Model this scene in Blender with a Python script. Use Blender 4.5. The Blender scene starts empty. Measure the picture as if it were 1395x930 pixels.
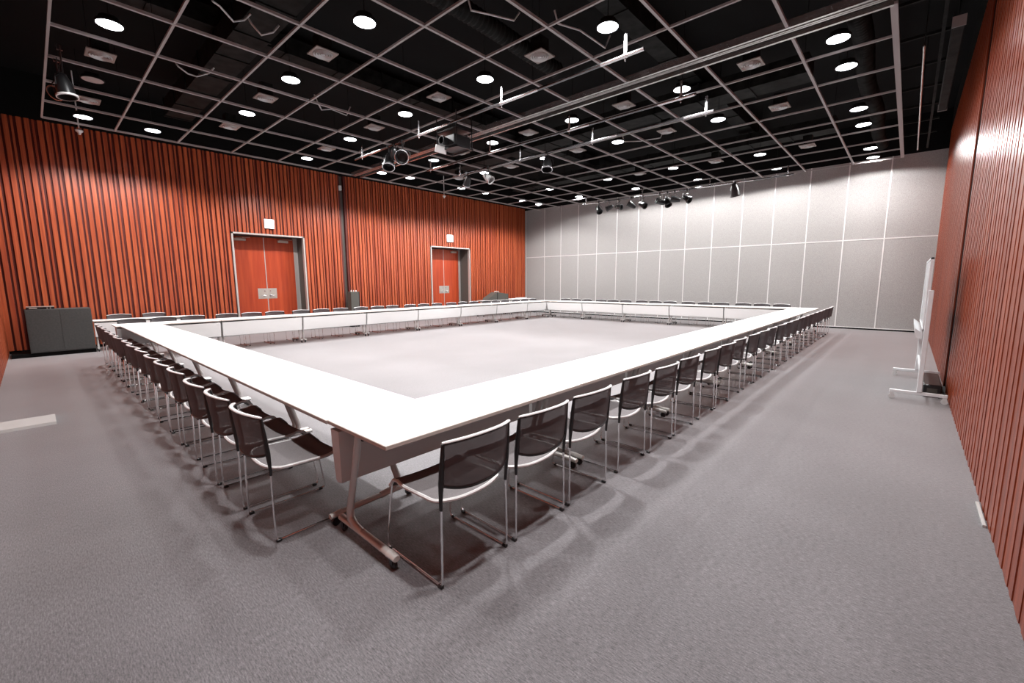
import bpy, bmesh, math, random
from mathutils import Vector, Matrix
random.seed(7)
PI = math.pi
scene = bpy.context.scene
C = scene.collection

# ------------------------------------------------------------------ camera
CAM = Vector((1.9157, -1.1301, 1.5534))
YAW, PITCH, ROLL, FPX = -0.7373, -0.1368, -0.0059, 590.545
fw = Vector((math.sin(YAW)*math.cos(PITCH), math.cos(YAW)*math.cos(PITCH), math.sin(PITCH)))
rt = Vector((math.cos(YAW), -math.sin(YAW), 0)); up = rt.cross(fw)
r2 = rt*math.cos(ROLL)+up*math.sin(ROLL); u2 = -rt*math.sin(ROLL)+up*math.cos(ROLL)
cd = bpy.data.cameras.new('camera'); cam = bpy.data.objects.new('camera', cd); C.objects.link(cam)
m = Matrix((r2, u2, -fw)).transposed().to_4x4(); m.translation = CAM
cam.matrix_world = m
cd.sensor_fit = 'HORIZONTAL'; cd.sensor_width = 36; cd.lens = FPX/1395*36; cd.clip_start = .05; cd.clip_end = 100
scene.camera = cam

# room numbers (metres)
XL, XR, YN, YF = -12.93, 2.42, -1.6, 16.32      # door wall, near right wall, near left wall, grey far wall
WOOD_TOP, GREY_TOP, CEIL = 5.22, 5.14, 6.2
GZ = 4.86                                        # underside of the ceiling grid
TH, TW, LA, LB = .72, .652, 14.587, 10.36        # table height, table depth, ring sides

# ------------------------------------------------------------------ materials
def mat(name, col, rough=.5, metal=0., spec=.5, **k):
    mt = bpy.data.materials.new(name); mt.use_nodes = True
    b = mt.node_tree.nodes['Principled BSDF']
    b.inputs['Base Color'].default_value = (*col, 1); b.inputs['Roughness'].default_value = rough
    b.inputs['Metallic'].default_value = metal; b.inputs['Specular IOR Level'].default_value = spec
    for kk, v in k.items(): b.inputs[kk.replace('_', ' ')].default_value = v
    return mt
def nodes(mt): return mt.node_tree.nodes, mt.node_tree.links, mt.node_tree.nodes['Principled BSDF']
def tex(mt, scale3, nscale, detail, c0, c1, p0=.3, p1=.7, bump=0, bdist=.002, rough=.5):
    N, L, b = nodes(mt)
    tc = N.new('ShaderNodeTexCoord'); mp = N.new('ShaderNodeMapping'); mp.inputs['Scale'].default_value = scale3
    nz = N.new('ShaderNodeTexNoise'); nz.inputs['Scale'].default_value = nscale; nz.inputs['Detail'].default_value = detail
    nz.inputs['Roughness'].default_value = rough
    cr = N.new('ShaderNodeValToRGB'); cr.color_ramp.elements[0].position = p0; cr.color_ramp.elements[1].position = p1
    cr.color_ramp.elements[0].color = (*c0, 1); cr.color_ramp.elements[1].color = (*c1, 1)
    L.new(tc.outputs['Object'], mp.inputs['Vector']); L.new(mp.outputs['Vector'], nz.inputs['Vector'])
    L.new(nz.outputs['Fac'], cr.inputs['Fac']); L.new(cr.outputs['Color'], b.inputs['Base Color'])
    if bump:
        bp = N.new('ShaderNodeBump'); bp.inputs['Strength'].default_value = bump; bp.inputs['Distance'].default_value = bdist
        L.new(nz.outputs['Fac'], bp.inputs['Height']); L.new(bp.outputs['Normal'], b.inputs['Normal'])
    return tc, mp, nz, cr

M = {}
M['carpet'] = mat('carpet', (.2, .195, .2), .75, spec=.4)
tc, mp, nz, cr = tex(M['carpet'], (20, 105, 1), 1.6, 4, (.07, .066, .071), (.265, .252, .266), .3, .7, rough=.75)
N, L, b = nodes(M['carpet'])
n2 = N.new('ShaderNodeTexNoise'); n2.inputs['Scale'].default_value = 160; n2.inputs['Detail'].default_value = 2
n3 = N.new('ShaderNodeTexNoise'); n3.inputs['Scale'].default_value = 1.3; n3.inputs['Detail'].default_value = 4
mx = N.new('ShaderNodeMix'); mx.data_type = 'RGBA'; mx.blend_type = 'OVERLAY'; mx.inputs['Factor'].default_value = .5
mx2 = N.new('ShaderNodeMix'); mx2.data_type = 'RGBA'; mx2.blend_type = 'OVERLAY'; mx2.inputs['Factor'].default_value = .25
L.new(tc.outputs['Object'], n2.inputs['Vector']); L.new(tc.outputs['Object'], n3.inputs['Vector'])
L.new(cr.outputs['Color'], mx.inputs['A']); L.new(n2.outputs['Fac'], mx.inputs['B'])
L.new(mx.outputs['Result'], mx2.inputs['A']); L.new(n3.outputs['Fac'], mx2.inputs['B'])
L.new(mx2.outputs['Result'], b.inputs['Base Color'])
b.inputs['Sheen Weight'].default_value = 1.0; b.inputs['Sheen Roughness'].default_value = .35

def wood(name, c0, c1, rough=.38):
    mt = mat(name, c1, rough, spec=.5)
    tex(mt, (16, 16, .35), 1.0, 6, c0, c1, .3, .7, rough=.62)
    return mt
M['wood'] = wood('red_wood', (.27, .036, .016), (.6, .135, .048))
M['wood_gloss'] = wood('red_wood_gloss', (.2, .03, .016), (.46, .1, .04), .33)
N, L, b = nodes(M['wood_gloss']); b.inputs['Specular IOR Level'].default_value = .28; b.inputs['Roughness'].default_value = .28
tcg = N.new('ShaderNodeTexCoord'); mpg = N.new('ShaderNodeMapping'); mpg.inputs['Scale'].default_value = (0, 170, 0)
ng = N.new('ShaderNodeTexNoise'); ng.inputs['Scale'].default_value = 1; ng.inputs['Detail'].default_value = 1
bg = N.new('ShaderNodeBump'); bg.inputs['Strength'].default_value = .5; bg.inputs['Distance'].default_value = .002
L.new(tcg.outputs['Object'], mpg.inputs['Vector']); L.new(mpg.outputs['Vector'], ng.inputs['Vector']); L.new(ng.outputs['Fac'], bg.inputs['Height']); L.new(bg.outputs['Normal'], b.inputs['Normal'])
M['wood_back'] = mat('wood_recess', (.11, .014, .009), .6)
M['door_wood'] = mat('door_wood', (.4, .07, .03), .35)
tex(M['door_wood'], (10, 10, .6), 1.2, 4, (.38, .042, .014), (.54, .08, .025), .3, .7)
M['grey_panel'] = mat('grey_wall_fabric', (.4, .385, .38), .85, spec=.2)
tex(M['grey_panel'], (1, 1, 1), 60, 4, (.32, .306, .3), (.43, .413, .405), .35, .65, bump=.15)
M['seam'] = mat('wall_seam_metal', (.8, .79, .78), .4, .2)
M['black'] = mat('matt_black', (.006, .006, .006), .9, spec=.1)
M['blackish'] = mat('dark_duct', (.022, .023, .022), .7, spec=.12)
tex(M['blackish'], (1, 1, 1), 6, 4, (.003, .0035, .003), (.016, .017, .016), .3, .7)
M['grid'] = mat('grid_beam_paint', (.33, .305, .3), .7)
M['rail'] = mat('rail_metal', (.55, .53, .52), .25, .8)
M['bar'] = mat('black_pipe', (.16, .16, .165), .25, .9)
M['bright_bar'] = mat('bright_metal_and_highlight', (.75, .74, .75), .25, .9)  # hanger and ring metal, also colours the highlights built onto the pipes
M['white_top'] = mat('white_laminate', (.86, .855, .865), .35)
M['edge'] = mat('laminate_edge', (.62, .55, .5), .5)
M['panel'] = mat('modesty_panel_plastic', (.82, .8, .79), .4)
M['leg'] = mat('table_leg_metal', (.66, .63, .61), .35, .3)
M['legcap'] = mat('table_foot_cap', (.75, .73, .7), .35, .2)
M['blackplast'] = mat('black_plastic', (.012, .012, .013), .35)
M['chrome'] = mat('chrome', (.82, .82, .83), .2, 1.)
M['seat'] = mat('seat_fabric', (.42, .385, .39), .9, spec=.2)
tex(M['seat'], (1, 1, 1), 220, 2, (.16, .145, .148), (.235, .215, .22), .3, .7, bump=.2, bdist=.001)
M['rim'] = mat('pale_plastic_rim', (.78, .77, .77), .3)
mt = mat('mesh_back', (.12, .108, .115), .8); N, L, b = nodes(mt)
tr = N.new('ShaderNodeBsdfTransparent'); ms = N.new('ShaderNodeMixShader'); ms.inputs['Fac'].default_value = .74
L.new(tr.outputs[0], ms.inputs[1]); L.new(b.outputs[0], ms.inputs[2]); L.new(ms.outputs[0], N['Material Output'].inputs['Surface'])
M['mesh'] = mt
M['cabinet'] = mat('dark_grey_laminate', (.045, .046, .046), .5)
tex(M['cabinet'], (1, 1, 1), 30, 3, (.04, .041, .04), (.055, .055, .053), .3, .7)
M['case'] = mat('grey_case', (.085, .08, .07), .6)
M['frame'] = mat('door_frame_metal', (.62, .57, .54), .35, .35)
M['jamb'] = mat('jamb_paint', (.1, .09, .08), .6)
M['steel'] = mat('brushed_steel', (.6, .55, .5), .35, .6)
M['wb'] = mat('white_painted_steel', (.85, .86, .88), .35)
M['wbface'] = mat('whiteboard_face', (.7, .72, .74), .2)
M['plate'] = mat('pale_grey_plate', (.5, .49, .48), .5)
M['diffuser'] = mat('diffuser_metal', (.26, .22, .2), .45, .2)
M['lamp_body'] = mat('lamp_housing', (.5, .5, .5), .4, .3)
def emis(name, col, s):
    mt = mat(name, (.8, .8, .8)); b = mt.node_tree.nodes['Principled BSDF']
    b.inputs['Emission Color'].default_value = (*col, 1); b.inputs['Emission Strength'].default_value = s
    mt.cycles.emission_sampling = 'NONE'; return mt
M['lens'] = emis('lit_lens', (.93, .95, 1), 14)
M['sign'] = emis('lit_sign_face', (.9, .97, 1), 6)
M['off_lens'] = mat('unlit_lens', (.3, .3, .3), .3)
M['dark_lens'] = mat('stage_lens', (.02, .02, .022), .5)

# ------------------------------------------------------------------ mesh helpers
class MB:
    def __init__(s): s.bm = bmesh.new(); s.smooth = []
    def _add(s, vs, fs, mi=0, smooth=False, Mx=None):
        bv = [s.bm.verts.new(Mx @ Vector(v) if Mx else v) for v in vs]
        for f in fs:
            try: fc = s.bm.faces.new([bv[i] for i in f])
            except ValueError: continue
            fc.material_index = mi; fc.smooth = smooth
        return s
    def box(s, x0, y0, z0, x1, y1, z1, mi=0, Mx=None, bev=0, top=None):
        x0, x1 = min(x0, x1), max(x0, x1); y0, y1 = min(y0, y1), max(y0, y1); z0, z1 = min(z0, z1), max(z0, z1)
        if bev:
            e = bev; P = []
            for z, ii in ((z0, e), (z0+e, 0), (z1-e, 0), (z1, e)):
                P.append([(x0+ii+e*(k in (0,)), 0, 0) for k in ()])
            rings = []
            for z, i in ((z0, e), (z0+e, 0), (z1-e, 0), (z1, e)):
                a0, a1, b0, b1 = x0+i, x1-i, y0+i, y1-i; c = e if i == 0 else e*.4
                rings.append([(a0+c, b0, z), (a1-c, b0, z), (a1, b0+c, z), (a1, b1-c, z), (a1-c, b1, z), (a0+c, b1, z), (a0, b1-c, z), (a0, b0+c, z)])
            vs = [v for r in rings for v in r]; fs = [tuple(range(7, -1, -1)), tuple(range(24, 32))]
            mi_top = top if top is not None else mi
            s._add(vs, [fs[0]], mi, Mx=Mx)
            s._add(vs, [fs[1]], mi_top, Mx=Mx)
            q = [(r*8+k, r*8+(k+1) % 8, r*8+8+(k+1) % 8, r*8+8+k) for r in range(3) for k in range(8)]
            s._add(vs, q, mi, Mx=Mx)
            return s
        v = [(x0, y0, z0), (x1, y0, z0), (x1, y1, z0), (x0, y1, z0), (x0, y0, z1), (x1, y0, z1), (x1, y1, z1), (x0, y1, z1)]
        return s._add(v, [(3, 2, 1, 0), (4, 5, 6, 7), (0, 1, 5, 4), (1, 2, 6, 5), (2, 3, 7, 6), (3, 0, 4, 7)], mi, Mx=Mx)
    def prism(s, poly, ax, a, b_, mi=0, smooth=False):
        """polygon in the two axes other than ax, swept from a to b_ along ax"""
        n = len(poly)
        def put(p, t): q = list(p); q.insert(ax, t); return tuple(q)
        vs = [put(p, a) for p in poly]+[put(p, b_) for p in poly]
        return s._add(vs, [tuple(range(n)), tuple(range(2*n-1, n-1, -1))]+[(i, (i+1) % n, n+(i+1) % n, n+i) for i in range(n)], mi, smooth)
    def tube(s, pts, r, n=8, mi=0, flat=1., closed=False):
        pts = [Vector(p) for p in pts]; k = len(pts); R = r if isinstance(r, (list, tuple)) else [r]*k
        rings = []; prev = None
        for i, p in enumerate(pts):
            if closed: d = (pts[(i+1) % k]-pts[i-1])
            else: d = (pts[min(i+1, k-1)]-pts[max(i-1, 0)])
            d.normalize()
            if prev is None:
                a = Vector((0, 0, 1)) if abs(d.z) < .9 else Vector((1, 0, 0))
                u = d.cross(a).normalized()
            else:
                u = (prev-d*prev.dot(d)).normalized()
            prev = u; w = d.cross(u)
            rings.append([p+(u*math.cos(t)*R[i]+w*math.sin(t)*R[i]*flat) for t in (2*PI*j/n for j in range(n))])
        vs = [v for rg in rings for v in rg]
        fs = [(i*n+j, i*n+(j+1) % n, ((i+1) % k)*n+(j+1) % n, ((i+1) % k)*n+j) for i in range(k if closed else k-1) for j in range(n)]
        s._add(vs, fs, mi, True)
        if not closed:
            s._add(rings[0], [tuple(range(n-1, -1, -1))], mi); s._add(rings[-1], [tuple(range(n))], mi)
        return s
    def lathe(s, prof, c=(0, 0, 0), n=24, mi=0, ax=None, smooth=True, cap=True):
        """profile [(r, z)] about the z axis (or the direction ax) at c"""
        c = Vector(c); q = Vector((0, 0, 1)).rotation_difference(Vector(ax)) if ax is not None else None
        vs = []
        for r, z in prof:
            for j in range(n):
                v = Vector((r*math.cos(2*PI*j/n), r*math.sin(2*PI*j/n), z))
                if q: v = q @ v
                vs.append(v+c)
        fs = [(i*n+j, i*n+(j+1) % n, (i+1)*n+(j+1) % n, (i+1)*n+j) for i in range(len(prof)-1) for j in range(n)]
        s._add(vs, fs, mi, smooth)
        if cap and prof[0][0] > 1e-4: s._add(vs[:n], [tuple(range(n-1, -1, -1))], mi)
        if cap and prof[-1][0] > 1e-4: s._add(vs[-n:], [tuple(range(n))], mi)
        return s
    def slab(s, fn, nu, nv, off, mi=0):
        """closed sheet: fn(u, v) gives a point, off the vector to the other side"""
        off = Vector(off); A = [Vector(fn(i/nu, j/nv)) for j in range(nv+1) for i in range(nu+1)]
        B = [a+off for a in A]; w = nu+1; n = len(A); fs = []
        for j in range(nv):
            for i in range(nu):
                a = j*w+i; fs += [(a, a+1, a+w+1, a+w), (n+a, n+a+w, n+a+w+1, n+a+1)]
        for i in range(nu): fs += [(i+1, i, n+i, n+i+1), (nv*w+i, nv*w+i+1, n+nv*w+i+1, n+nv*w+i)]
        for j in range(nv): fs += [(j*w, j*w+w, n+j*w+w, n+j*w), (j*w+w-1+w, j*w+w-1, n+j*w+w-1, n+j*w+w-1+w)]
        return s._add(A+B, fs, mi, True)
    def build(s, name, mats, parent=None, loc=None, label=None):
        bmesh.ops.remove_doubles(s.bm, verts=s.bm.verts, dist=1e-5)
        bmesh.ops.recalc_face_normals(s.bm, faces=s.bm.faces)
        me = bpy.data.meshes.new(name); s.bm.to_mesh(me); s.bm.free()
        for mm in (mats if isinstance(mats, (list, tuple)) else [mats]): me.materials.append(M[mm])
        try: me.set_sharp_from_angle(angle=math.radians(40))
        except Exception: pass
        o = bpy.data.objects.new(name, me); C.objects.link(o)
        if parent: o.parent = parent
        if loc: o.location = loc
        if label: o['label'] = label
        return o

def thing(name, label, cat, loc=(0, 0, 0), rz=0, group=None):
    o = bpy.data.objects.new(name, None); C.objects.link(o); o.empty_display_size = .1
    o.location = loc; o.rotation_euler = (0, 0, rz); o['label'] = label; o['category'] = cat
    if group: o['group'] = group
    return o
def tag(o, label, cat, group=None):
    o['label'] = label; o['category'] = cat
    if group: o['group'] = group
    return o
def struct(o): o['kind'] = 'structure'; return o
def dup(root, loc, rz, label, group=None):
    r = root.copy(); C.objects.link(r); r.location = loc; r.rotation_euler = (0, 0, rz); r['label'] = label
    if group: r['group'] = group
    def rec(src, dst):
        for ch in list(src.children):
            if ch.type == 'LIGHT' and False: continue
            c = ch.copy(); C.objects.link(c); c.parent = dst; rec(ch, c)
    rec(root, r)
    return r
ORD = ['first', 'second', 'third', 'fourth', 'fifth', 'sixth', 'seventh', 'eighth', 'ninth', 'tenth', 'eleventh', 'twelfth', 'thirteenth', 'fourteenth', 'fifteenth',
       'sixteenth', 'seventeenth', 'eighteenth', 'nineteenth', 'twentieth', 'twenty-first', 'twenty-second', 'twenty-third', 'twenty-fourth']

# ------------------------------------------------------------------ room shell
struct(MB().box(XL-.9, YN-.3, -.1, XR+.3, YF+.3, 0).build('floor', 'carpet'))
struct(MB().box(XL-.9, YN-.3, CEIL, XR+.3, YF+.3, CEIL+.1).build('ceiling', 'black'))

PER = .32
def battens(mb, a, b_, face, into, z0, z1, axis, skip=(), pat=((0, .078, .045), (.117, .078, .045), (.234, .036, .03))):
    """red wood battens on a wall: axis 1 = the wall runs along y, 0 = along x; into = sign into the room; skip = openings (a0, a1, ztop)"""
    t = a; k = 0
    while t < b_:
        for o, w, d in pat:
            t0, t1 = t+o, min(t+o+w, b_)
            if t0 >= b_-.01: continue
            zb = z0
            hit = False
            for (s0, s1, zt) in skip:
                if t1 > s0 and t0 < s1:
                    if zt is None: hit = True
                    else: zb = zt
            if hit: continue
            f0, f1 = face, face+into*d
            if axis == 1: mb.box(f0, t0, zb, f1, t1, z1, 0)
            else: mb.box(t0, f0, zb, t1, f1, z1, 0)
        t += PER
D1 = (2.99, 5.09); D2 = (10.22, 12.42); DT = 3.06; SLOT = (6.42, 6.56)
bf = XL-.045                                      # face behind the battens
mb = MB()
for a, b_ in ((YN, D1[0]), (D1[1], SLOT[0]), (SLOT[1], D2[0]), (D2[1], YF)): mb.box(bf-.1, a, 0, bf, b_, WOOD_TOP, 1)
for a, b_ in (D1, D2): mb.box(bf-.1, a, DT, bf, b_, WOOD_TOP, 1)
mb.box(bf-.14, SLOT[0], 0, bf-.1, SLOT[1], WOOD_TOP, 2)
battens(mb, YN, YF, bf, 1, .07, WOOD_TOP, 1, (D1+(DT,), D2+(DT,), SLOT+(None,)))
struct(mb.build('wall_back', ['wood', 'wood_back', 'jamb']))
mb = MB()
RS = (7.25, 7.72)
mb.box(XR+.013, YN, 0, XR+.145, RS[0], 5.6, 1); mb.box(XR+.013, RS[1], 0, XR+.145, YF, 5.6, 1); mb.box(XR+.02, RS[0], 0, XR+.145, RS[1], 5.6, 2)
FP = ((0, .064, .013), (.072, .05, .01), (.131, .074, .013), (.214, .04, .011), (.262, .046, .009))
battens(mb, YN, RS[0], XR+.013, -1, .0, 5.6, 1, (), FP)
battens(mb, RS[1], YF, XR+.013, -1, .0, 5.6, 1, (), FP)
struct(mb.build('wall_right', ['wood_gloss', 'wood_back', 'black']))
mb = MB(); mb.box(XL-.9, YN-.145, 0, XR+.2, YN-.045, WOOD_TOP, 1)
battens(mb, XL, XR, YN-.045, 1, .0, WOOD_TOP, 0)
struct(mb.build('wall_left', ['wood', 'wood_back']))
G0, GP, ZM = -11.695, .9962, 2.7804
mb = MB(); mb.box(XL-.2, YF, 0, XR+.2, YF+.1, GREY_TOP, 0)
gx = [G0+GP*k for k in range(14)]
for x in [XL+.02]+gx: mb.box(x-.016, YF-.008, .07, x+.016, YF, GREY_TOP, 1)
xs = [XL+.02]+gx+[XR]
mb.box(XL, YF-.007, ZM-.016, XR, YF, ZM+.016, 1)
struct(mb.build('wall_far', ['grey_panel', 'seam']))
mb = MB()
mb.box(XL-.2, YF+.0, GREY_TOP, XR+.2, YF+.1, CEIL); mb.box(bf-.1, YN, WOOD_TOP, bf+.05, YF, CEIL)
mb.box(XR, YN, 5.6, XR+.145, YF, CEIL); mb.box(XL-.9, YN-.145, WOOD_TOP, XR+.2, YN, CEIL)
struct(mb.build('trim_1', 'black'))
mb = MB(); mb.box(XL, YF-.012, .0, XR, YF, .045, 0); mb.box(XL, YF-.016, .045, XR, YF, .07, 1)
struct(mb.build('baseboard_far', ['black', 'seam']))
mb = MB()
for a, b_ in ((YN, D1[0]-.03), (D1[1]+.03, SLOT[0]), (SLOT[1], D2[0]-.03), (D2[1]+.03, YF)): mb.box(bf, a, 0, bf+.03, b_, .07)
struct(mb.build('baseboard_back', 'black'))

# ------------------------------------------------------------------ doors
def door(n, D, dep, seam):
    a, b_ = D; xf = bf-dep
    root = struct(bpy.data.objects.new('door_%d' % n, None)); C.objects.link(root); root.location = (0, 0, 0)
    mb = MB(); fw_ = .045; x1 = XL+.012; x0 = XL-.11
    mb.box(x0, a, 0, x1, a+fw_, DT); mb.box(x0, b_-fw_, 0, x1, b_, DT); mb.box(x0, a, DT-fw_, x1, b_, DT)
    mb.build('frame', 'frame', root)
    mb = MB(); mb.box(xf-.06, a-.02, 0, x0, a+.02, DT); mb.box(xf-.06, b_-.02, 0, x0, b_+.02, DT); mb.box(xf-.06, a, DT-.03, x0, b_, DT+.05)
    mb.box(xf-.12, a, 0, xf-.06, b_, DT)
    mb.build('reveal', 'jamb', root)
    mb = MB(); w2 = .02
    mb.box(xf-.06, b_-.16, 0, xf+.012, b_-.13, DT-.03); mb.box(xf-.06, b_-.13, 0, xf-.02, b_-.02, DT-.03, 0); mb.build('jamb_strip', 'frame', root)
    for k, (s0, s1) in enumerate(((a+.02, seam-.012), (seam+.012, b_-.16))):
        lf = MB().box(xf-.05, s0, .01, xf, s1, DT-.06, bev=.004).build('door_leaf', 'door_wood', root)
        e = s1 if k == 0 else s0; sg = -1 if k == 0 else 1
        MB().box(xf, e, 1.06, xf+.006, e+sg*.27, 1.39).build('push_plate', 'steel', lf)
        h = MB(); yy = e+sg*.07
        h.lathe([(0.03, 0), (.03, .012), (.012, .016), (.012, .05)], (xf+.006, yy, 1.16), 16, ax=(1, 0, 0))
        h.tube([(xf+.055, yy, 1.16), (xf+.06, yy+sg*.05, 1.16), (xf+.06, yy+sg*.12, 1.155)], .012, 8)
        h.lathe([(.022, 0), (.022, .012), (.001, .014)], (xf+.006, yy, 1.3), 14, ax=(1, 0, 0))
        h.build('door_handle', 'chrome', lf)
        yc = s0+.18 if k == 0 else s0+.4
        c = MB(); c.box(xf, yc, 2.86, xf+.06, yc+.32, 2.93, bev=.006)
        c.tube([(xf+.05, yc+.05, 2.94), (xf+.16, yc+.2, 2.95), (xf+.03, yc+.45 if yc+.5 < b_ else yc-.1, 2.97)], .009, 6)
        c.build('door_closer', 'steel', lf)
    MB().box(xf-.012, seam-.011, .01, xf+.004, seam+.011, DT-.06).build('centre_strip', 'frame', root)
door(1, D1, .5, 4.03); door(2, D2, .6, 11.40)
def sign(y0, y1, z0, z1, where):
    t = thing('emergency_exit_sign', 'square white lit sign box above the %s double door' % where, 'sign', (XL, (y0+y1)/2, z0), 0, 'lit signs over the doors')
    h = (y1-y0)/2
    MB().box(0, -h, 0, .05, h, z1-z0, bev=.004).build('sign_housing', 'rim', t)
    MB().box(.0505, -h+.01, .01, .056, h-.01, z1-z0-.01).build('lit_face', 'sign', t)
sign(3.9, 4.18, 3.23, 3.51, 'nearer'); sign(11.07, 11.4, 3.27, 3.57, 'farther')

# ------------------------------------------------------------------ ceiling grid
gxs = [-5.3944-1.1651*j for j in range(-5, 5)]+[-11.24, 1.49]
T1, T2 = 5.963, 6.269
gys = [.4722+1.1097*i for i in range(0, 5)]+[-.62]+[8.389+1.1735*i for i in range(0, 6)]+[7.22, 15.3]
Y0g, Y1g = -.62, 15.3
mb = MB(); hw = .019
for x in gxs:
    w_ = .036 if x > 1.4 else hw
    mb.box(x-w_, Y0g, GZ, x+w_, T1, GZ+.035); mb.box(x-w_, T2, GZ, x+w_, Y1g, GZ+.035)
struct(mb.build('trim_2', 'grid'))
mb = MB()
for y in gys: mb.box(-11.24, y-hw*.8, GZ+.003, 1.49, y+hw*.8, GZ+.032)
for x in gxs[::3]:
    for y in gys[::4]: mb.tube([(x, y, GZ+.03), (x, y, CEIL)], .004, 5, 1)
struct(mb.build('trim_3', ['grid', 'black']))
mb = MB()
for y, w_ in ((T1, .02), (T1+.07, .014), (T1+.115, .014), (T2, .022)): mb.box(-11.24, y-w_, GZ-.01, 1.49, y+w_, GZ+.09)
mb.box(-11.24, T1, GZ+.05, 1.49, T2, GZ+.1, 1)
struct(mb.build('trim_4', ['rail', 'black']))
# darker members over the void between the grid and the near right wall
mb = MB()
for y in [k*1.17+3.4 for k in range(10)]: mb.box(1.49, y-.02, GZ+.22, 2.1, y+.02, GZ+.26)
mb.box(1.95, 2, GZ+.2, 1.99, 15.5, GZ+.26)
struct(mb.build('trim_5', 'blackish'))

# ------------------------------------------------------------------ services above the grid
for k, (p0, p1, w_, h_) in enumerate((((-11, 1.6), (-2.6, 1.6), .5, .35), ((-10.8, 9.2), (.2, 9.2), .55, .35), ((-7.2, -.5), (-7.2, 15), .4, .3), ((-1.9, 2.6), (-1.9, 15), .35, .3), ((-10.8, 13.2), (.2, 13.2), .5, .3))):
    zz = 5.36 if p0[1] == p1[1] else 5.78
    if p0[1] == p1[1]: mb = MB().box(p0[0], p0[1]-w_/2, zz, p1[0], p1[1]+w_/2, zz+h_)
    else: mb = MB().box(p0[0]-w_/2, p0[1], zz, p1[0]+w_/2, p1[1], zz+h_)
    if p0[1] == p1[1]:
        for t in range(int(p1[0]-p0[0])): mb.box(p0[0]+t, p0[1]-w_/2-.02, zz-.02, p0[0]+t+.03, p0[1]+w_/2+.02, zz+h_+.02)
        mb.box(p0[0]+.3, p0[1]-.01, zz+h_, p0[0]+.32, p0[1]+.01, CEIL)
    else:
        for t in range(int(p1[1]-p0[1])): mb.box(p0[0]-w_/2-.02, p0[1]+t, zz-.02, p0[0]+w_/2+.02, p0[1]+t+.03, zz+h_+.02)
        mb.box(p0[0]-.01, p0[1]+.3, zz+h_, p0[0]+.01, p0[1]+.32, CEIL)
    o = mb.build('air_duct', 'blackish')
    tag(o, ['black square air duct above the grid, nearest the camera',
            'long black air duct above the grid just beyond the partition track',
            'black air duct above the grid running towards the grey wall, nearer the doors',
            'black air duct above the grid running towards the grey wall, nearer the whiteboard',
            'black air duct above the grid closest to the grey wall'][k], 'duct', 'black air ducts above the grid')
for k, (x, y0, y1, zz) in enumerate(((1.05, 6.6, 15, 5.05), (-3.0, 2.2, 5.6, 5.12))):
    mb = MB(); pts = []; rr = []; n = int((y1-y0)/.045)
    for i in range(n): pts.append((x+.03*math.sin(i*.07), y0+i*.045, zz+.14+.02*math.sin(i*.05))); rr.append(.12 if i % 2 else .137)
    mb.tube(pts, rr, 14); mb.tube([(x, y0+.5, zz+.2), (x, y0+.5, CEIL)], .006, 5); mb.tube([(x, y1-.6, zz+.2), (x, y1-.6, CEIL)], .006, 5)
    tag(mb.build('flexible_duct', 'blackish'), ['ribbed dark flexible duct above the grid edge beside the near wood wall', 'ribbed dark flexible duct above the grid before the partition track'][k], 'duct', 'ribbed flexible ducts')

# ------------------------------------------------------------------ downlights
def K(p, z):                                      # place on the plane at height z, seen as lying at height 4.89
    s = (z-CAM.z)/(4.8887-CAM.z); return (CAM.x+(p[0]-CAM.x)*s, CAM.y+(p[1]-CAM.y)*s)
lit = {-10.3: [-.055, 1.04, 4.27, 6.5, 7.48, 9.65, 10.85, 13.03, 14.09],
       -8.1: [2.12, 4.285, 6.73, 8.67, 11.98, 13.91],
       -5.85: [-.08, 2.134, 4.28, 6.76, 8.7, 12.06, 14.09],
       -3.6: [-.06, 2.14, 4.315, 6.85, 8.80, 12.16, 14.24],
       -1.34: [-.06, 2.14, 4.38, 6.946, 8.919, 12.39, 14.37],
       .888: [-.06, 1.05, 3.3, 4.4, 6.824, 7.906, 10.22, 11.41, 13.73, 14.86]}
fix = {(-10.3, -.055): -10.7, (-10.3, 1.04): -10.69, (-10.3, 4.27): -10.45, (-10.3, 6.5): -10.38, (-5.85, -.08): -6.07, (-5.85, 2.134): -5.97, (-5.85, 12.06): -5.75, (-5.85, 14.09): -5.76, (-5.85, 8.7): -5.75}
LZ = 4.92
LPOW = 130.0
ld = bpy.data.lights.new('downlight_beam', 'SPOT'); ld.shadow_soft_size = .1; ld.energy = LPOW; ld.spot_size = math.radians(152); ld.spot_blend = .3; ld.color = (1, .985, .975)
lc = bpy.data.lights.new('downlight_core', 'SPOT'); lc.shadow_soft_size = .1; lc.energy = 540; lc.spot_size = math.radians(68); lc.spot_blend = 1.; lc.color = (1, .985, .975)
def make_downlight(on):
    t = thing('ceiling_downlight', '', 'ceiling light', (0, 0, LZ))
    mb = MB().lathe([(.15, 0), (.155, .01), (.15, .03), (.11, .035), (.105, .09), (.06, .11), (.02, .115)], n=24)
    mb.tube([(0, 0, .1), (0, 0, CEIL-LZ)], .005, 6)
    mb.build('housing', 'blackish', t)
    MB().lathe([(.0, -.016), (.06, -.013), (.11, -.005), (.138, .0), (.14, .008)], n=28).build('lens', 'lens' if on else 'off_lens', t)
    return t
LD = {'room': ld, 'wash': ld.copy(), 'side': ld.copy(), 'far': ld.copy()}; LD['far'].energy = 400; LD['far'].spot_size = math.radians(167); LD['far'].spot_blend = .12; LD['wash'].energy = 420; LD['side'].energy = 115
LK = {'room': lc, 'front': lc.copy(), 'side': lc.copy()}; LK['room'].energy = 950; LK['front'].energy = 240; LK['side'].energy = 300; LK['far'] = lc.copy(); LK['far'].energy = 420
proto = make_downlight(True); first = True
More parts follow.
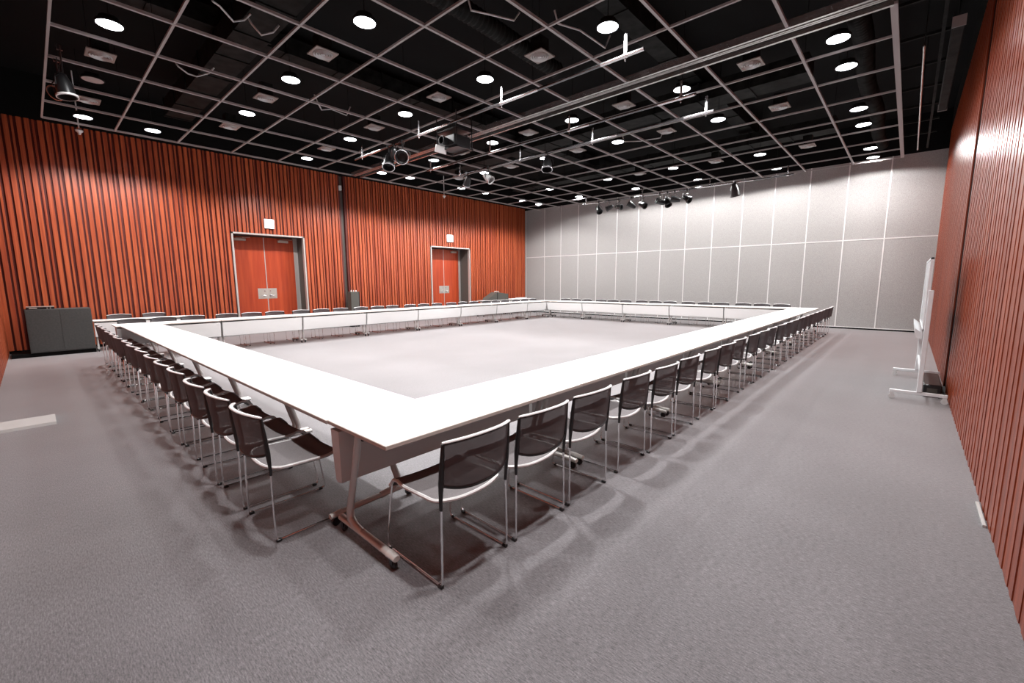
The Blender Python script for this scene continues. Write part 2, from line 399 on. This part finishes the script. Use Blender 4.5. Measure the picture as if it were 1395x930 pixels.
names_col = {-10.3: 'in the row along the door wall', -8.1: 'second row from the door wall', -5.85: 'third row from the door wall',
             -3.6: 'fourth row from the door wall', -1.34: 'second row from the whiteboard wall', .888: 'row nearest the whiteboard wall'}
for x, ys in lit.items():
    for i, y in enumerate(ys):
        lz = 4.96 if y > 13.9 and x > -10 else LZ
        xx, yy = K((fix.get((x, y), x), y), lz)
        if i == 0 and x in (-3.6, -1.34): pass
        lab = 'lit round downlight, %s from the camera end, %s' % (ORD[i], names_col[x])
        if first: t = proto; t.location = (xx, yy, lz); t['label'] = lab; t['group'] = 'lit round downlights in the ceiling grid'; first = False
        else: t = dup(proto, (xx, yy, lz), 0, lab, 'lit round downlights in the ceiling grid')
for o in [o for o in C.objects if o.name.startswith('ceiling_downlight')]:
    wash = 'far' if (o.location.y > 14.2 and o.location.x > -10) else 'wash' if o.location.x < -10 else ('side' if o.location.x > 0 else 'room')
    l = bpy.data.objects.new('light_beam', LD[wash]); C.objects.link(l); l.parent = o; l.location = (0, 0, -.03)
    l = bpy.data.objects.new('light_core', LK['far' if wash in ('far', 'wash') else 'front' if o.location.y < 1.5 else ('side' if o.location.x > 0 else 'room')]); C.objects.link(l); l.parent = o; l.location = (0, 0, -.03)
off = make_downlight(False); off.name = 'ceiling_downlight'; xx, yy = K((-8.35, -.08), LZ); off.location = (xx, yy, LZ)
off['label'] = 'unlit grey round ceiling downlight near the leftmost lamps'

# ------------------------------------------------------------------ air diffusers
dif = [(-7.209, -.075), (-9.528, -.058), (-4.775, 2.129), (-7.061, 2.115), (-6.994, 4.265), (-4.733, 4.246), (-9.237, 4.249), (-2.474, 4.354), (-4.759, 6.818),
       (-2.434, 6.898), (-.206, 6.795), (-2.427, 8.877), (-4.695, 8.709), (-.245, 9.042), (-2.43, 12.278), (-.271, 12.38), (-7.02, 6.776), (-7.0, 8.7), (-4.66, 12.1), (-9.2, 8.6), (-9.2, 2.12), (-.2, 2.13)]
t0 = thing('air_diffuser', '', 'air vent')
mb = MB().box(-.17, -.17, .0, .17, .17, .02, bev=.004)
mb.box(-.1, -.1, .02, .1, .1, .25, 1); mb.build('face_plate', ['diffuser', 'blackish'], t0)
mb = MB()
for r in (.14, .105, .07): mb.lathe([(r, -.001), (r-.006, -.02), (r-.022, -.004), (r-.02, 0), (r, -.001)], n=24, cap=False)
mb.lathe([(.03, 0), (.03, -.012), (.001, -.018)], n=16); mb.build('cone_rings', 'lamp_body', t0)
dif.sort(key=lambda p: (round((p[0]+.3)/2.3), p[1]))
colc = {}
for i, p in enumerate(dif):
    c = round((p[0]+.3)/2.3); colc[c] = colc.get(c, -1)+1
    lab = 'square metal air diffuser, %s from the camera end in the %s vent row from the whiteboard side' % (ORD[colc[c]], ORD[-c])
    lab = 'square air diffuser, %s from the camera, %s row from the whiteboard wall' % (ORD[colc[c]], ORD[-c])
    x, y = K(p, 4.98)
    if i == 0: t = t0; t.location = (x, y, 4.98); t['label'] = lab; t['group'] = 'square air diffusers in the grid'
    else: dup(t0, (x, y, 4.98), 0, lab, 'square air diffusers in the grid')

# ------------------------------------------------------------------ lighting bars and stage lights
def batten(x0, x1, y, z, hang, label, mt='bar', bright=()):
    t = thing('lighting_bar', label, 'lighting bar', (x0, y, z), 0, 'pipes hung below the ceiling grid')
    MB().tube([(0, 0, 0), (x1-x0, 0, 0)], .024, 10).build('pipe', mt, t)
    for a in bright: MB().tube([(a[0]-x0, 0, 0), (a[1]-x0, 0, 0)], .0255, 10).build('pipe_highlight', 'bright_bar', t)  # specular highlights along the pipe, modelled as brighter lengths
    for x in hang:
        mb = MB().box(x-x0-.02, -.008, -.02, x-x0+.02, .008, GZ-z+.02); mb.lathe([(.03, -.03), (.034, 0), (.03, .03)], (x-x0, 0, 0), 10, ax=(1, 0, 0))
        mb.tube([(x-x0, 0, -.02), (x-x0, 0, -.07)], .01, 6); mb.build('hanger', 'bright_bar', t)
batten(-8.6, -.95, 4.66, 4.6, (-8.25, -5.93, -3.55, -1.22), 'ceiling pipe just before the partition track, with short bright hangers', bright=((-8.25, -7.4), (-5.93, -5.0), (-3.55, -2.75), (-1.6, -.95)))
batten(-8.2, -.95, 6.57, 4.6, (-8.05, -5.75, -3.47, -1.2), 'ceiling pipe just beyond the partition track', bright=((-8.05, -7.3), (-5.75, -5.2), (-3.47, -3.0), (-1.6, -.97)))
batten(-8.2, -.95, 7.5, 4.6, (-7.9, -5.6, -3.5, -1.1), 'ceiling pipe second beyond the partition track', bright=((-3.5, -2.9), (-1.5, -.97)))
batten(-8.1, -.85, 14.2, 4.62, (-7.95, -5.55, -3.2, -1.0), 'ceiling pipe in front of the grey wall carrying stage lights', bright=((-7.9, -7.1), (-5.5, -4.2), (-3.6, -1.9)))

def par(name, label, loc, aim, mt='blackplast', size=1., barz=None, dy=0, ringm='bright_bar'):
    t = thing(name, label, 'stage light', loc, 0, 'stage lights hung from the ceiling pipes')
    a = Vector(aim).normalized(); s = size
    prof = [(.03*s, -.2*s), (.06*s, -.18*s), (.085*s, -.08*s), (.1*s, .0), (.105*s, .1*s), (.118*s, .105*s), (.118*s, .13*s), (.1*s, .13*s), (.085*s, .03*s), (.0, .0)]
    MB().lathe(prof, (0, 0, 0), 20, ax=a).build('lamp_can', mt, t)
    MB().lathe([(.092*s, .015*s), (.06*s, .03*s), (.0, .035*s)], (0, 0, 0), 20, ax=a).build('lens', 'dark_lens', t)
    MB().lathe([(.112*s, .1*s), (.124*s, .104*s), (.124*s, .128*s), (.112*s, .132*s), (.112*s, .1*s)], (0, 0, 0), 20, ax=a, cap=False).build('front_ring', ringm, t)
    side = a.cross(Vector((0, 0, 1))).normalized()
    h = (barz-loc[2]) if barz else .35
    mb = MB(); w = .13*s
    mb.tube([side*w, side*w+Vector((0, 0, .1)), Vector((0, 0, .17))+side*.04, Vector((0, 0, .17))-side*.04, -side*w+Vector((0, 0, .1)), -side*w], .008, 6)
    mb.tube([(0, 0, .165), (0, dy, h-.0)], .011, 6)
    mb.box(-.025, dy-.03, h-.03, .025, dy+.03, h+.035)
    mb.build('yoke', 'blackplast', t)
    MB().tube([a*-.19*s, a*-.22*s+Vector((0, 0, .08)), Vector((.03, dy*.5, h*.7)), Vector((.1, dy, h))], .006, 5).build('cable', 'blackplast', t)
    return t
yb, zb = 14.2, 4.62
for i, (x, z, am, s) in enumerate(((-7.35, 4.33, (.6, -.4, -.9), 1.), (-6.9, 4.36, (-.9, -.2, -.35), .9), (-6.48, 4.34, (.9, -.2, -.2), .9), (-5.98, 4.36, (-.7, -.3, .5), 1.), (-5.52, 4.3, (.9, -.3, -.4), 1.),
                                  (-4.88, 4.34, (-.6, -.6, .3), 1.), (-4.6, 4.27, (.5, -.3, -.8), 1.), (-4.34, 4.35, (-.8, -.3, .2), 1.), (-3.92, 4.32, (.7, -.2, -.5), 1.), (-2.42, 4.36, (.1, .3, -.9), 1.25))):
    par('stage_spotlight', 'black stage spotlight in front of the grey wall, %s from the door wall' % ORD[i], (x, yb, z), am, 'blackplast', s, zb, ringm='blackplast')
par('stage_spotlight', 'dark stage spotlight with pale front ring, hanging lowest near the far left ceiling corner', (-7.25, -.5, 4.33), (.1, .1, -.8), size=1.0, barz=GZ, ringm='rim')
par('stage_spotlight', 'second dark stage spotlight beside the one near the far left ceiling corner', (-7.75, -.52, 4.42), (.5, -.5, -.5), size=.85, barz=GZ)
par('stage_spotlight', 'round black spotlight facing the room in the cluster before the partition track', (-6.55, 4.66, 4.27), (.75, -.7, -.25), size=1.25, barz=4.6, ringm='bright_bar')
par('stage_spotlight', 'black spotlight with barn shade on the left of the cluster before the partition track', (-7.1, 4.66, 4.27), (.3, -.3, -.8), size=1.15, barz=4.6)
par('stage_spotlight', 'small black spotlight behind the cluster before the partition track', (-6.85, 4.66, 4.4), (-.6, .5, -.3), size=.9, barz=4.6)
par('stage_spotlight', 'silvery spotlight tilted down on the second pipe beyond the partition track', (-6.75, 7.5, 4.33), (.8, .1, -.6), 'lamp_body', .95, 4.6)
par('stage_spotlight', 'dark spotlight hanging under a lit downlight beyond the partition track', (-4.75, 7.5, 4.33), (.2, -.3, -.9), size=1.1, barz=4.6)
par('stage_spotlight', 'dark spotlight near the door wall on the second pipe beyond the track', (-7.6, 7.5, 4.36), (-.5, .2, -.7), size=.9, barz=4.6)
# projector
t = thing('ceiling_projector', 'large black projector in a hanging cradle with a white lens shade', 'projector', (-5.15, 4.95, 4.22))
MB().box(-.26, -.22, 0, .26, .22, .22, bev=.02).build('body', 'blackplast', t)
mb = MB()
for sx in (-.3, .3):
    for sy in (-.2, .2): mb.tube([(sx, sy, -.02), (sx, sy, GZ-4.22)], .012, 6)
mb.box(-.32, -.22, -.04, .32, -.18, -.01); mb.box(-.32, .18, -.04, .32, .22, -.01); mb.box(-.32, -.22, -.04, -.28, .22, -.01); mb.box(.28, -.22, -.04, .32, .22, -.01)
mb.box(-.3, -.2, .3, .3, .2, .34); mb.build('cradle', 'blackplast', t)
MB().lathe([(.07, 0), (.08, .12), (.07, .12), (.06, .02)], (0, -.22, .11), 18, ax=(0, -1, 0)).build('lens', 'blackplast', t)
MB().prism([(-.2, -.02), (.08, -.02), (.1, .12), (-.16, .12)], 0, .03, .05).build('light_shade', 'rim', t, loc=(-.1, -.26, -.1))
# things in the void by the near wood wall
t = thing('hanging_track', 'thin pale vertical-looking pipe hung beyond the grid edge by the near wood wall', 'pipe', (1.79, 7.6, 4.78))
MB().tube([(0, 0, 0), (0, 6.6, 0)], .014, 8).build('pipe', 'rail', t)
mb = MB()
for y in (.05, 3.2, 6.5): mb.tube([(0, y, 0), (0, y, CEIL-4.78)], .006, 5)
mb.build('hanger', 'blackish', t)
t = thing('ceiling_screen_case', 'long narrow dark case with pale ends hung beside the near wood wall', 'screen case', (2.1, 7.0, 4.74))
MB().box(-.06, 0, -.06, .06, 3.7, .06, bev=.01).build('case', 'blackish', t)
MB().box(-.065, -.012, -.065, .065, 0, .065).build('end_cap', 'grid', t); MB().box(-.065, 3.7, -.065, .065, 3.712, .065).build('end_cap', 'grid', t)
mb = MB()
for y in (.4, 3.3): mb.tube([(0, y, .05), (0, y, CEIL-4.74)], .008, 5)
mb.build('hanger', 'blackish', t)
for i, (x, y) in enumerate(((-12.1, -.03), (-12.1, 10.33))):
    t = thing('smoke_detector', 'small pale ceiling detector above the %s door' % ['cabinet, left of the nearer', 'farther'][i], 'detector', (x, y, 4.93), 0, 'small ceiling detectors')
    mb = MB().lathe([(.001, -.07), (.02, -.065), (.03, -.03), (.065, .0), (.07, .03), (.03, .05), (.012, .06), (.012, CEIL-4.93)], n=16); mb.build('detector_body', 'rim', t)
t = thing('wall_lamp', 'small pale fitting at the top of the dark slot in the red wall', 'fitting', (XL-.03, 6.42, 4.72))
MB().box(-.05, -.05, 0, .06, .05, .16, bev=.01).build('fitting_body', 'rim', t)

for i, (pts, lab) in enumerate((
        ([(-5.13, .86), (-5.24, .97), (-5.34, 1.15), (-5.38, 1.3)], 'grey conduit curving above the grid nearest the camera, left of the first lamps'),
        ([(-7.68, .97), (-7.72, 1.11), (-7.74, 1.24), (-7.58, 1.39)], 'grey looping cable above the grid near the far left lamps'),
        ([(-5.41, 1.41), (-5.42, 1.53), (-5.38, 1.68)], 'short grey cable above the grid beside the first conduit'),
        ([(-7.35, 3.21), (-7.56, 3.38), (-7.6, 3.62), (-7.45, 3.88)], 'pale looping cable above the grid in front of the nearer door'),
        ([(-2.75, 3.23), (-2.67, 3.57), (-2.55, 3.87)], 'pale conduit above the grid before the partition track'),
        ([(-3.9, 9.65), (-3.71, 10.2), (-3.1, 10.08)], 'thin cable above the grid beyond the stage pipes'),
        ([(-2.1, 4.3), (-2.02, 4.74), (-1.9, 5.27)], 'straight pale conduit above the grid next to the partition track'))):
    n_ = len(pts); P = [(x, y, 5.2+.05*math.sin(2.5*k+i)) for k, (x, y) in enumerate(pts)]
    P = [(P[0][0]-.02, P[0][1]-.05, 5.345)]+P+[(P[-1][0]+.03, P[-1][1]+.08, 5.345)]
    tag(MB().tube(P, .014, 7).build('overhead_cable', 'lamp_body'), lab, 'cable', 'loose cables above the grid')

# ------------------------------------------------------------------ tables
def make_table(dep, label, name='folding_table'):
    t = thing(name, label, 'table'); h = dep/2; q = dep/.652
    MB().box(-.903, -h, TH-.026, .903, h, TH, 1, bev=.0035, top=0).build('tabletop', ['white_top', 'edge'], t)
    mb = MB(); yi = -h+.008
    mb.prism([(yi, .665), (yi+.012, .50), (yi+.035, .345), (yi+.05, .335), (yi+.1, .34), (yi+.105, .36), (yi+.1, .665)], 0, -.89, .89)
    mb.build('modesty_panel', 'panel', t)
    MB().box(-.86, -.02*q-.03, TH-.066, .86, -.02*q+.03, TH-.027).build('crossbar', 'blackplast', t)
    for s in (-1, 1):
        x = s*.865
        P = [(x, -.02*q, TH-.03), (x, -.047*q, .60), (x, -.108*q, .40), (x, -.156*q, .24), (x, -.178*q, .17), (x, -.17*q, .12), (x, -.12*q, .09), (x, -.04*q, .08)]
        mb = MB().tube(P, [.026, .025, .023, .024, .026, .028, .026, .025], 10, flat=.85)
        mb.tube([(x, -.30*q, .082), (x, -.1*q, .082), (x, .25*q, .075)], .0235, 10, flat=.8)
        lg = mb.build('leg', 'leg', t)
        MB().tube([(x, .245*q, .075), (x, .322*q, .072)], [.0255, .022], 10, flat=.8).build('foot_cap', 'legcap', lg)
        for yy in (-.27*q, .285*q):
            c = MB(); c.lathe([(.012, -.011), (.029, -.009), (.029, .009), (.012, .011)], (x, yy, .0295), 16, ax=(1, 0, 0)); c.box(x-.016, yy-.014, .03, x+.016, yy+.014, .062)
            c.build('caster', 'blackplast', lg)
    mb = MB()
    for s in (-1, 1): mb.box(s*.8-.03, .06*q, TH-.05, s*.8+.03, .16*q, TH-.027)
    mb.build('latch', 'blackplast', t)
    return t
T0 = None
def place_table(x, y, rz, label, group):
    global T0
    if T0 is None: T0 = make_table(TW, label); T0.location = (x, y, 0); T0.rotation_euler = (0, 0, rz); T0['group'] = group; return T0
    return dup(T0, (x, y, 0), rz, label, group)
PR = LA/8
for k in range(8): place_table(-TW/2, PR*(k+.5), -PI/2, 'white folding table, %s from the camera corner along the side facing the whiteboard' % ORD[k], 'white tables on the whiteboard side of the ring')
PL = 9.06/5
for k in range(5): place_table(-TW-PL*(k+.5), TW/2, PI, 'white folding table, %s from the camera corner along the near left side' % ORD[k], 'white tables on the near left side of the ring')
for k in range(8): place_table(-LB+TW/2, -.08+1.82*(k+.5), PI/2, 'white folding table, %s from the cabinet end along the side facing the doors' % ORD[k], 'white tables on the door side of the ring')
for k in range(5): place_table(-TW-PL*(k+.5), LA-TW/2, 0, 'white folding table, %s from the whiteboard end along the grey wall side' % ORD[k], 'white tables on the grey wall side of the ring')
Tn = make_table(.45, 'narrow white table between the dark cabinet and the door wall chairs'); Tn.location = (-12.105, .66, 0); Tn.rotation_euler = (0, 0, PI/2); Tn['group'] = 'spare tables by the red wall'
dup(Tn, (-12.3, 13.3, 0), PI/2, 'narrow white table under the dark case beyond the farther door', 'spare tables by the red wall')
dup(Tn, (-12.3, 15.15, 0), PI/2, 'narrow white table in the far corner by the grey wall', 'spare tables by the red wall')

# ------------------------------------------------------------------ chairs
def make_chair():
    t = thing('conference_chair', '', 'chair'); hw_ = .236
    def seat_pt(u, v):                            # u across 0..1, v rear 0 .. front 1
        a = 2*u-1
        w = .225 - .03*max(0, 1-v/.16)**2
        y = .24-v*.46 - .03*(abs(a)**3)*max(0, 1-v*5) if v < .2 else .24-v*.46
        z = .438 - .012*(1-a*a) + .006*math.cos(v*PI) + .018*math.exp(-((v-.86)/.09)**2) - .035*max(0, (v-.9)/.1)**1.5
        return (a*w, y, z)
    MB().slab(seat_pt, 10, 20, (0, 0, .012)).build('seat', 'seat', t)
    def shell_pt(u, v): p = seat_pt(u, v); return (p[0]*1.03, p[1]*1.02, p[2]-.001-.03*(1-(2*u-1)**4)*math.sin(PI*min(1, max(0, v)))**.5)
    MB().slab(shell_pt, 8, 12, (0, 0, -.004)).build('seat_shell', 'blackplast', t)
    rim = [seat_pt(0, 1-.0)]+[seat_pt(0, 1-j/12) for j in range(1, 12)]+[seat_pt(i/10, 0) for i in range(0, 11)]+[seat_pt(1, j/12) for j in range(1, 13)]
    rim = [(x*1.02, y*1.01, z+.006) for x, y, z in rim]
    MB().tube(rim, .0105, 7, flat=1).build('seat_rim', 'rim', t)
    top, ys, sag = .775, .275, .066
    def back_pt(u, v):                            # v 0 top .. 1 bottom
        a = 2*u-1; w = (.232 if v < .5 else .232-.012*(v-.5))
        zb_ = .52+.035*abs(a)**3
        z = top+(zb_-top)*v
        y = ys + sag*(1-abs(a)**2.2)*(1-.1*v) - .028*((top-z)/.29)
        return (a*w, y, z+.016*(1-a*a)*(1-v))
    MB().slab(back_pt, 14, 8, (0, .004, 0)).build('backrest', 'mesh', t)
    mb = MB()
    mb.tube([back_pt(i/16, 1) for i in range(17)], [.009]*17, 7)
    mb.tube([back_pt(i/16, 0) for i in range(17)], [.007]*17, 7)
    for s in (-1, 1):
        u = 0 if s < 0 else 1
        mb.tube([(s*hw_*.985, .248, .425), (s*.234, .25, .48), (s*.234, .255, .56), (s*.233, .264, .66), (s*.231, .275, .775)], [.0085, .010, .0145, .0125, .009], 8)
    mb.build('back_frame', 'blackplast', t)
    pts = [back_pt(i/20, 0) for i in range(21)]
    MB().tube([(x*1.02, y+.001, z+.009) for x, y, z in pts], [.009]+[.012]*19+[.009], 8, flat=.55).build('top_rail', 'rim', t)
    r = .0062
    for s in (-1, 1):
        mb = MB().tube([(s*hw_*.985, .248, .44), (s*.236, .25, .2), (s*.238, .25, .04), (s*.238, .243, .018), (s*.238, .225, .0125), (s*.236, 0, .0125), (s*.234, -.235, .0125), (s*.233, -.26, .018),
                        (s*.232, -.267, .04), (s*.228, -.24, .25), (s*.222, -.212, .415), (s*.2, -.205, .425), (s*.13, -.2, .425)], r, 8)
        lg = mb.build('leg', 'chrome', t)
        for y in (.235, -.235): MB().box(s*.238-.011, y-.016, 0, s*.238+.011, y+.016, .019, bev=.004).build('glide', 'blackplast', lg)
    return t
CH = make_chair(); used = [False]
def place_chair(x, y, rz, label, group):
    rz += random.uniform(-.025, .025); x += random.uniform(-.012, .012); y += random.uniform(-.012, .012)
    if not used[0]:
        used[0] = True; CH.location = (x, y, 0); CH.rotation_euler = (0, 0, rz); CH['label'] = label; CH['group'] = group; return
    dup(CH, (x, y, 0), rz, label, group)
offs = (.36, .925, 1.49)
n = 0
for k in range(8):
    for o in offs: place_chair(.05, PR*k+o, -PI/2, 'black mesh-backed chair, %s from the camera corner on the whiteboard side' % ORD[n], 'chairs on the whiteboard side of the ring'); n += 1
n = 0
for k in range(5):
    for o in (.38, .94, 1.5): place_chair(-TW-PL*k-o, -.05, PI, 'black mesh-backed chair, %s from the camera corner on the near left side' % ORD[n], 'chairs on the near left side of the ring'); n += 1
n = 0
for k in range(8):
    for o in offs: place_chair(-LB-.05, -.07+1.82*k+o, PI/2, 'black mesh-backed chair, %s from the cabinet end on the door side' % ORD[n], 'chairs on the door side of the ring'); n += 1
n = 0
for k in range(5):
    for o in offs: place_chair(-TW-PL*k-o, LA+.05, 0, 'black mesh-backed chair, %s from the whiteboard end on the grey wall side' % ORD[n], 'chairs on the grey wall side of the ring'); n += 1
for i, y in enumerate((.31, .98)): place_chair(-12.46, y, PI/2, 'black mesh-backed chair at the spare table by the cabinet, %s the cabinet' % ['nearer', 'farther from'][i], 'chairs at the spare table by the cabinet')

# ------------------------------------------------------------------ cabinet, trolley, case, whiteboard, plate
t = thing('equipment_cabinet', 'low dark grey equipment cabinet on a black plinth in the left corner', 'cabinet', (-12.2, -.75, 0))
MB().box(-.3, -.52, .085, .3, .5, 1.02, bev=.006).build('body', 'cabinet', t)
MB().box(-.28, -.80, 0, .28, .5, .084).build('plinth', 'black', t)
MB().box(.3, -.50, .11, .304, -.012, 1.0).build('cabinet_door', 'cabinet', t); MB().box(.3, .0, .11, .304, .48, 1.0).build('cabinet_door', 'cabinet', t)
t = thing('audio_device', 'slim black audio device lying on the dark cabinet', 'device', (-12.15, -1.03, 1.0205))
MB().box(-.18, -.21, 0, .18, .21, .05, bev=.005).build('body', 'blackplast', t); MB().box(-.18, -.212, .05, .183, .212, .058).build('top_plate', 'steel', t)
MB().box(.18, -.17, .015, .183, -.05, .035).build('display', 'steel', t)
mb = MB()
for y in (.1, .15): mb.lathe([(.012, 0), (.01, .015), (.001, .016)], (.18, y, .025), 12, ax=(1, 0, 0))
mb.build('knob', 'steel', t)
t = thing('equipment_trolley', 'tall slim dark cabinet on the red wall beside the dark slot', 'cabinet', (-12.62, 6.52, 0))
MB().box(-.13, -.15, .06, .13, .15, 1.24, bev=.01).build('body', 'case', t)
mb = MB().box(-.12, -.14, 0, .12, .14, .06); mb.build('base', 'blackplast', t)
MB().box(-.13, .15, .1, .1, .2, 1.24).build('side_panel', 'blackplast', t)
for y in (-.09, .0, .09): MB().lathe([(.018, 0), (.02, .03), (.008, .06), (.001, .062)], (.05, y, 1.24), 12).build('knob', 'rim', t)
MB().box(.02, .2, 1.08, .06, .22, 1.16).build('latch', 'steel', t)
t = thing('equipment_case', 'dark grey sloping equipment case on a white table beyond the farther door', 'case', (-12.3, 13.45, TH+.001))
MB().prism([(-.72, 0), (.62, 0), (.6, .27), (-.12, .36), (-.66, .1)], 0, -.2, .2).build('case_body', 'case', t)
MB().tube([(0, -.12, .36), (0, -.1, .4), (0, .16, .385), (0, .18, .33)], .014, 7).build('handle', 'rim', t)  # highlight on the case top, built as a pale bar
MB().box(.2, -.14, .01, .206, -.11, .33).build('corner_trim', 'blackish', t)
for i, (y, s) in enumerate(((14.62, .0), (15.2, .12))):
    o = MB().box(-.15, -.26, 0, .15, .26, .03+.03*i, bev=.004).build('paper_stack', 'white_top', loc=(-12.28, y, TH+.001)); tag(o, ['flat white stack on the corner table, next to the dark case', 'thicker white stack on the corner table, nearest the grey wall'][i], 'papers', 'white stacks on the corner table')

t = thing('mobile_whiteboard', 'white rolling whiteboard stand seen edge-on beside the near wood wall', 'whiteboard', (2.13, 6.38, 0))
LY = 1.87
for y in (0, LY):
    mb = MB(); mb.box(-.28, y-.02, .085, .27, y+.02, .125, bev=.004)
    f = mb.build('foot', 'wb', t)
    for x in (-.255, .245):
        c = MB(); c.lathe([(.014, -.012), (.033, -.011), (.033, .011), (.014, .012)], (x, y, .034), 16, ax=(0, 1, 0)); c.box(x-.02, y-.016, .045, x+.02, y+.016, .086)
        c.build('caster', 'rim', f)
    MB().box(-.02, y-.03, .125, .03, y+.03, 1.42, bev=.004).build('post', 'wb', t)
MB().box(-.01, 0, .33, .012, LY, .37).build('crossbar', 'wb', t)
bd = MB().box(-.028, .0, .93, -.012, LY, 1.80).build('board', 'wbface', t)
mb = MB(); mb.box(-.035, -.02, .915, -.005, 0, 1.82); mb.box(-.035, LY, .915, -.005, LY+.02, 1.82); mb.box(-.035, -.02, 1.8, -.005, LY+.02, 1.82); mb.box(-.035, -.02, .915, -.005, LY+.02, .932)
mb.build('board_frame', 'wb', bd)
MB().prism([(-.105, .94), (-.03, .88), (-.03, .80), (-.085, .82), (-.10, .86)], 1, .0, LY).build('pen_tray', 'wb', t)
t = thing('floor_case', 'low black case on the floor behind the whiteboard stand', 'case', (2.27, 6.75, 0))
MB().box(-.09, 0, .0, .09, 1.0, .17, bev=.012).build('case_body', 'blackplast', t); MB().box(-.05, -.006, .06, .05, 0, .12).build('label_plate', 'case', t)
o = MB().prism([(0, 0), (.46, 0), (.44, .028), (.02, .028)], 1, -1.55, -1.09).build('floor_plate', 'plate')
for v in o.data.vertices: v.co.x = -5.5+v.co.x
tag(o, 'pale grey cover strip lying on the carpet by the left edge', 'cover plate')
t = thing('wall_outlet_cover', 'small pale strip at the foot of the near wood wall', 'cover strip', (XR-.02, 2.95, 0))
MB().box(-.006, -.2, .0, .012, .2, .018, bev=.002).build('strip_body', 'plate', t)

# ------------------------------------------------------------------ world and render look
w = bpy.data.worlds.new('world'); scene.world = w; w.use_nodes = True
w.node_tree.nodes['Background'].inputs[0].default_value = (.5, .5, .55, 1); w.node_tree.nodes['Background'].inputs[1].default_value = .0
scene.view_settings.view_transform = 'Standard'; scene.view_settings.look = 'None'
scene.view_settings.exposure = 0.0; scene.view_settings.gamma = 1; scene.view_settings.use_curve_mapping = False
scene.cycles.use_denoising = True
scene.cycles.max_bounces = 8; scene.cycles.diffuse_bounces = 1; scene.cycles.transparent_max_bounces = 12
scene.cycles.sample_clamp_indirect = 4
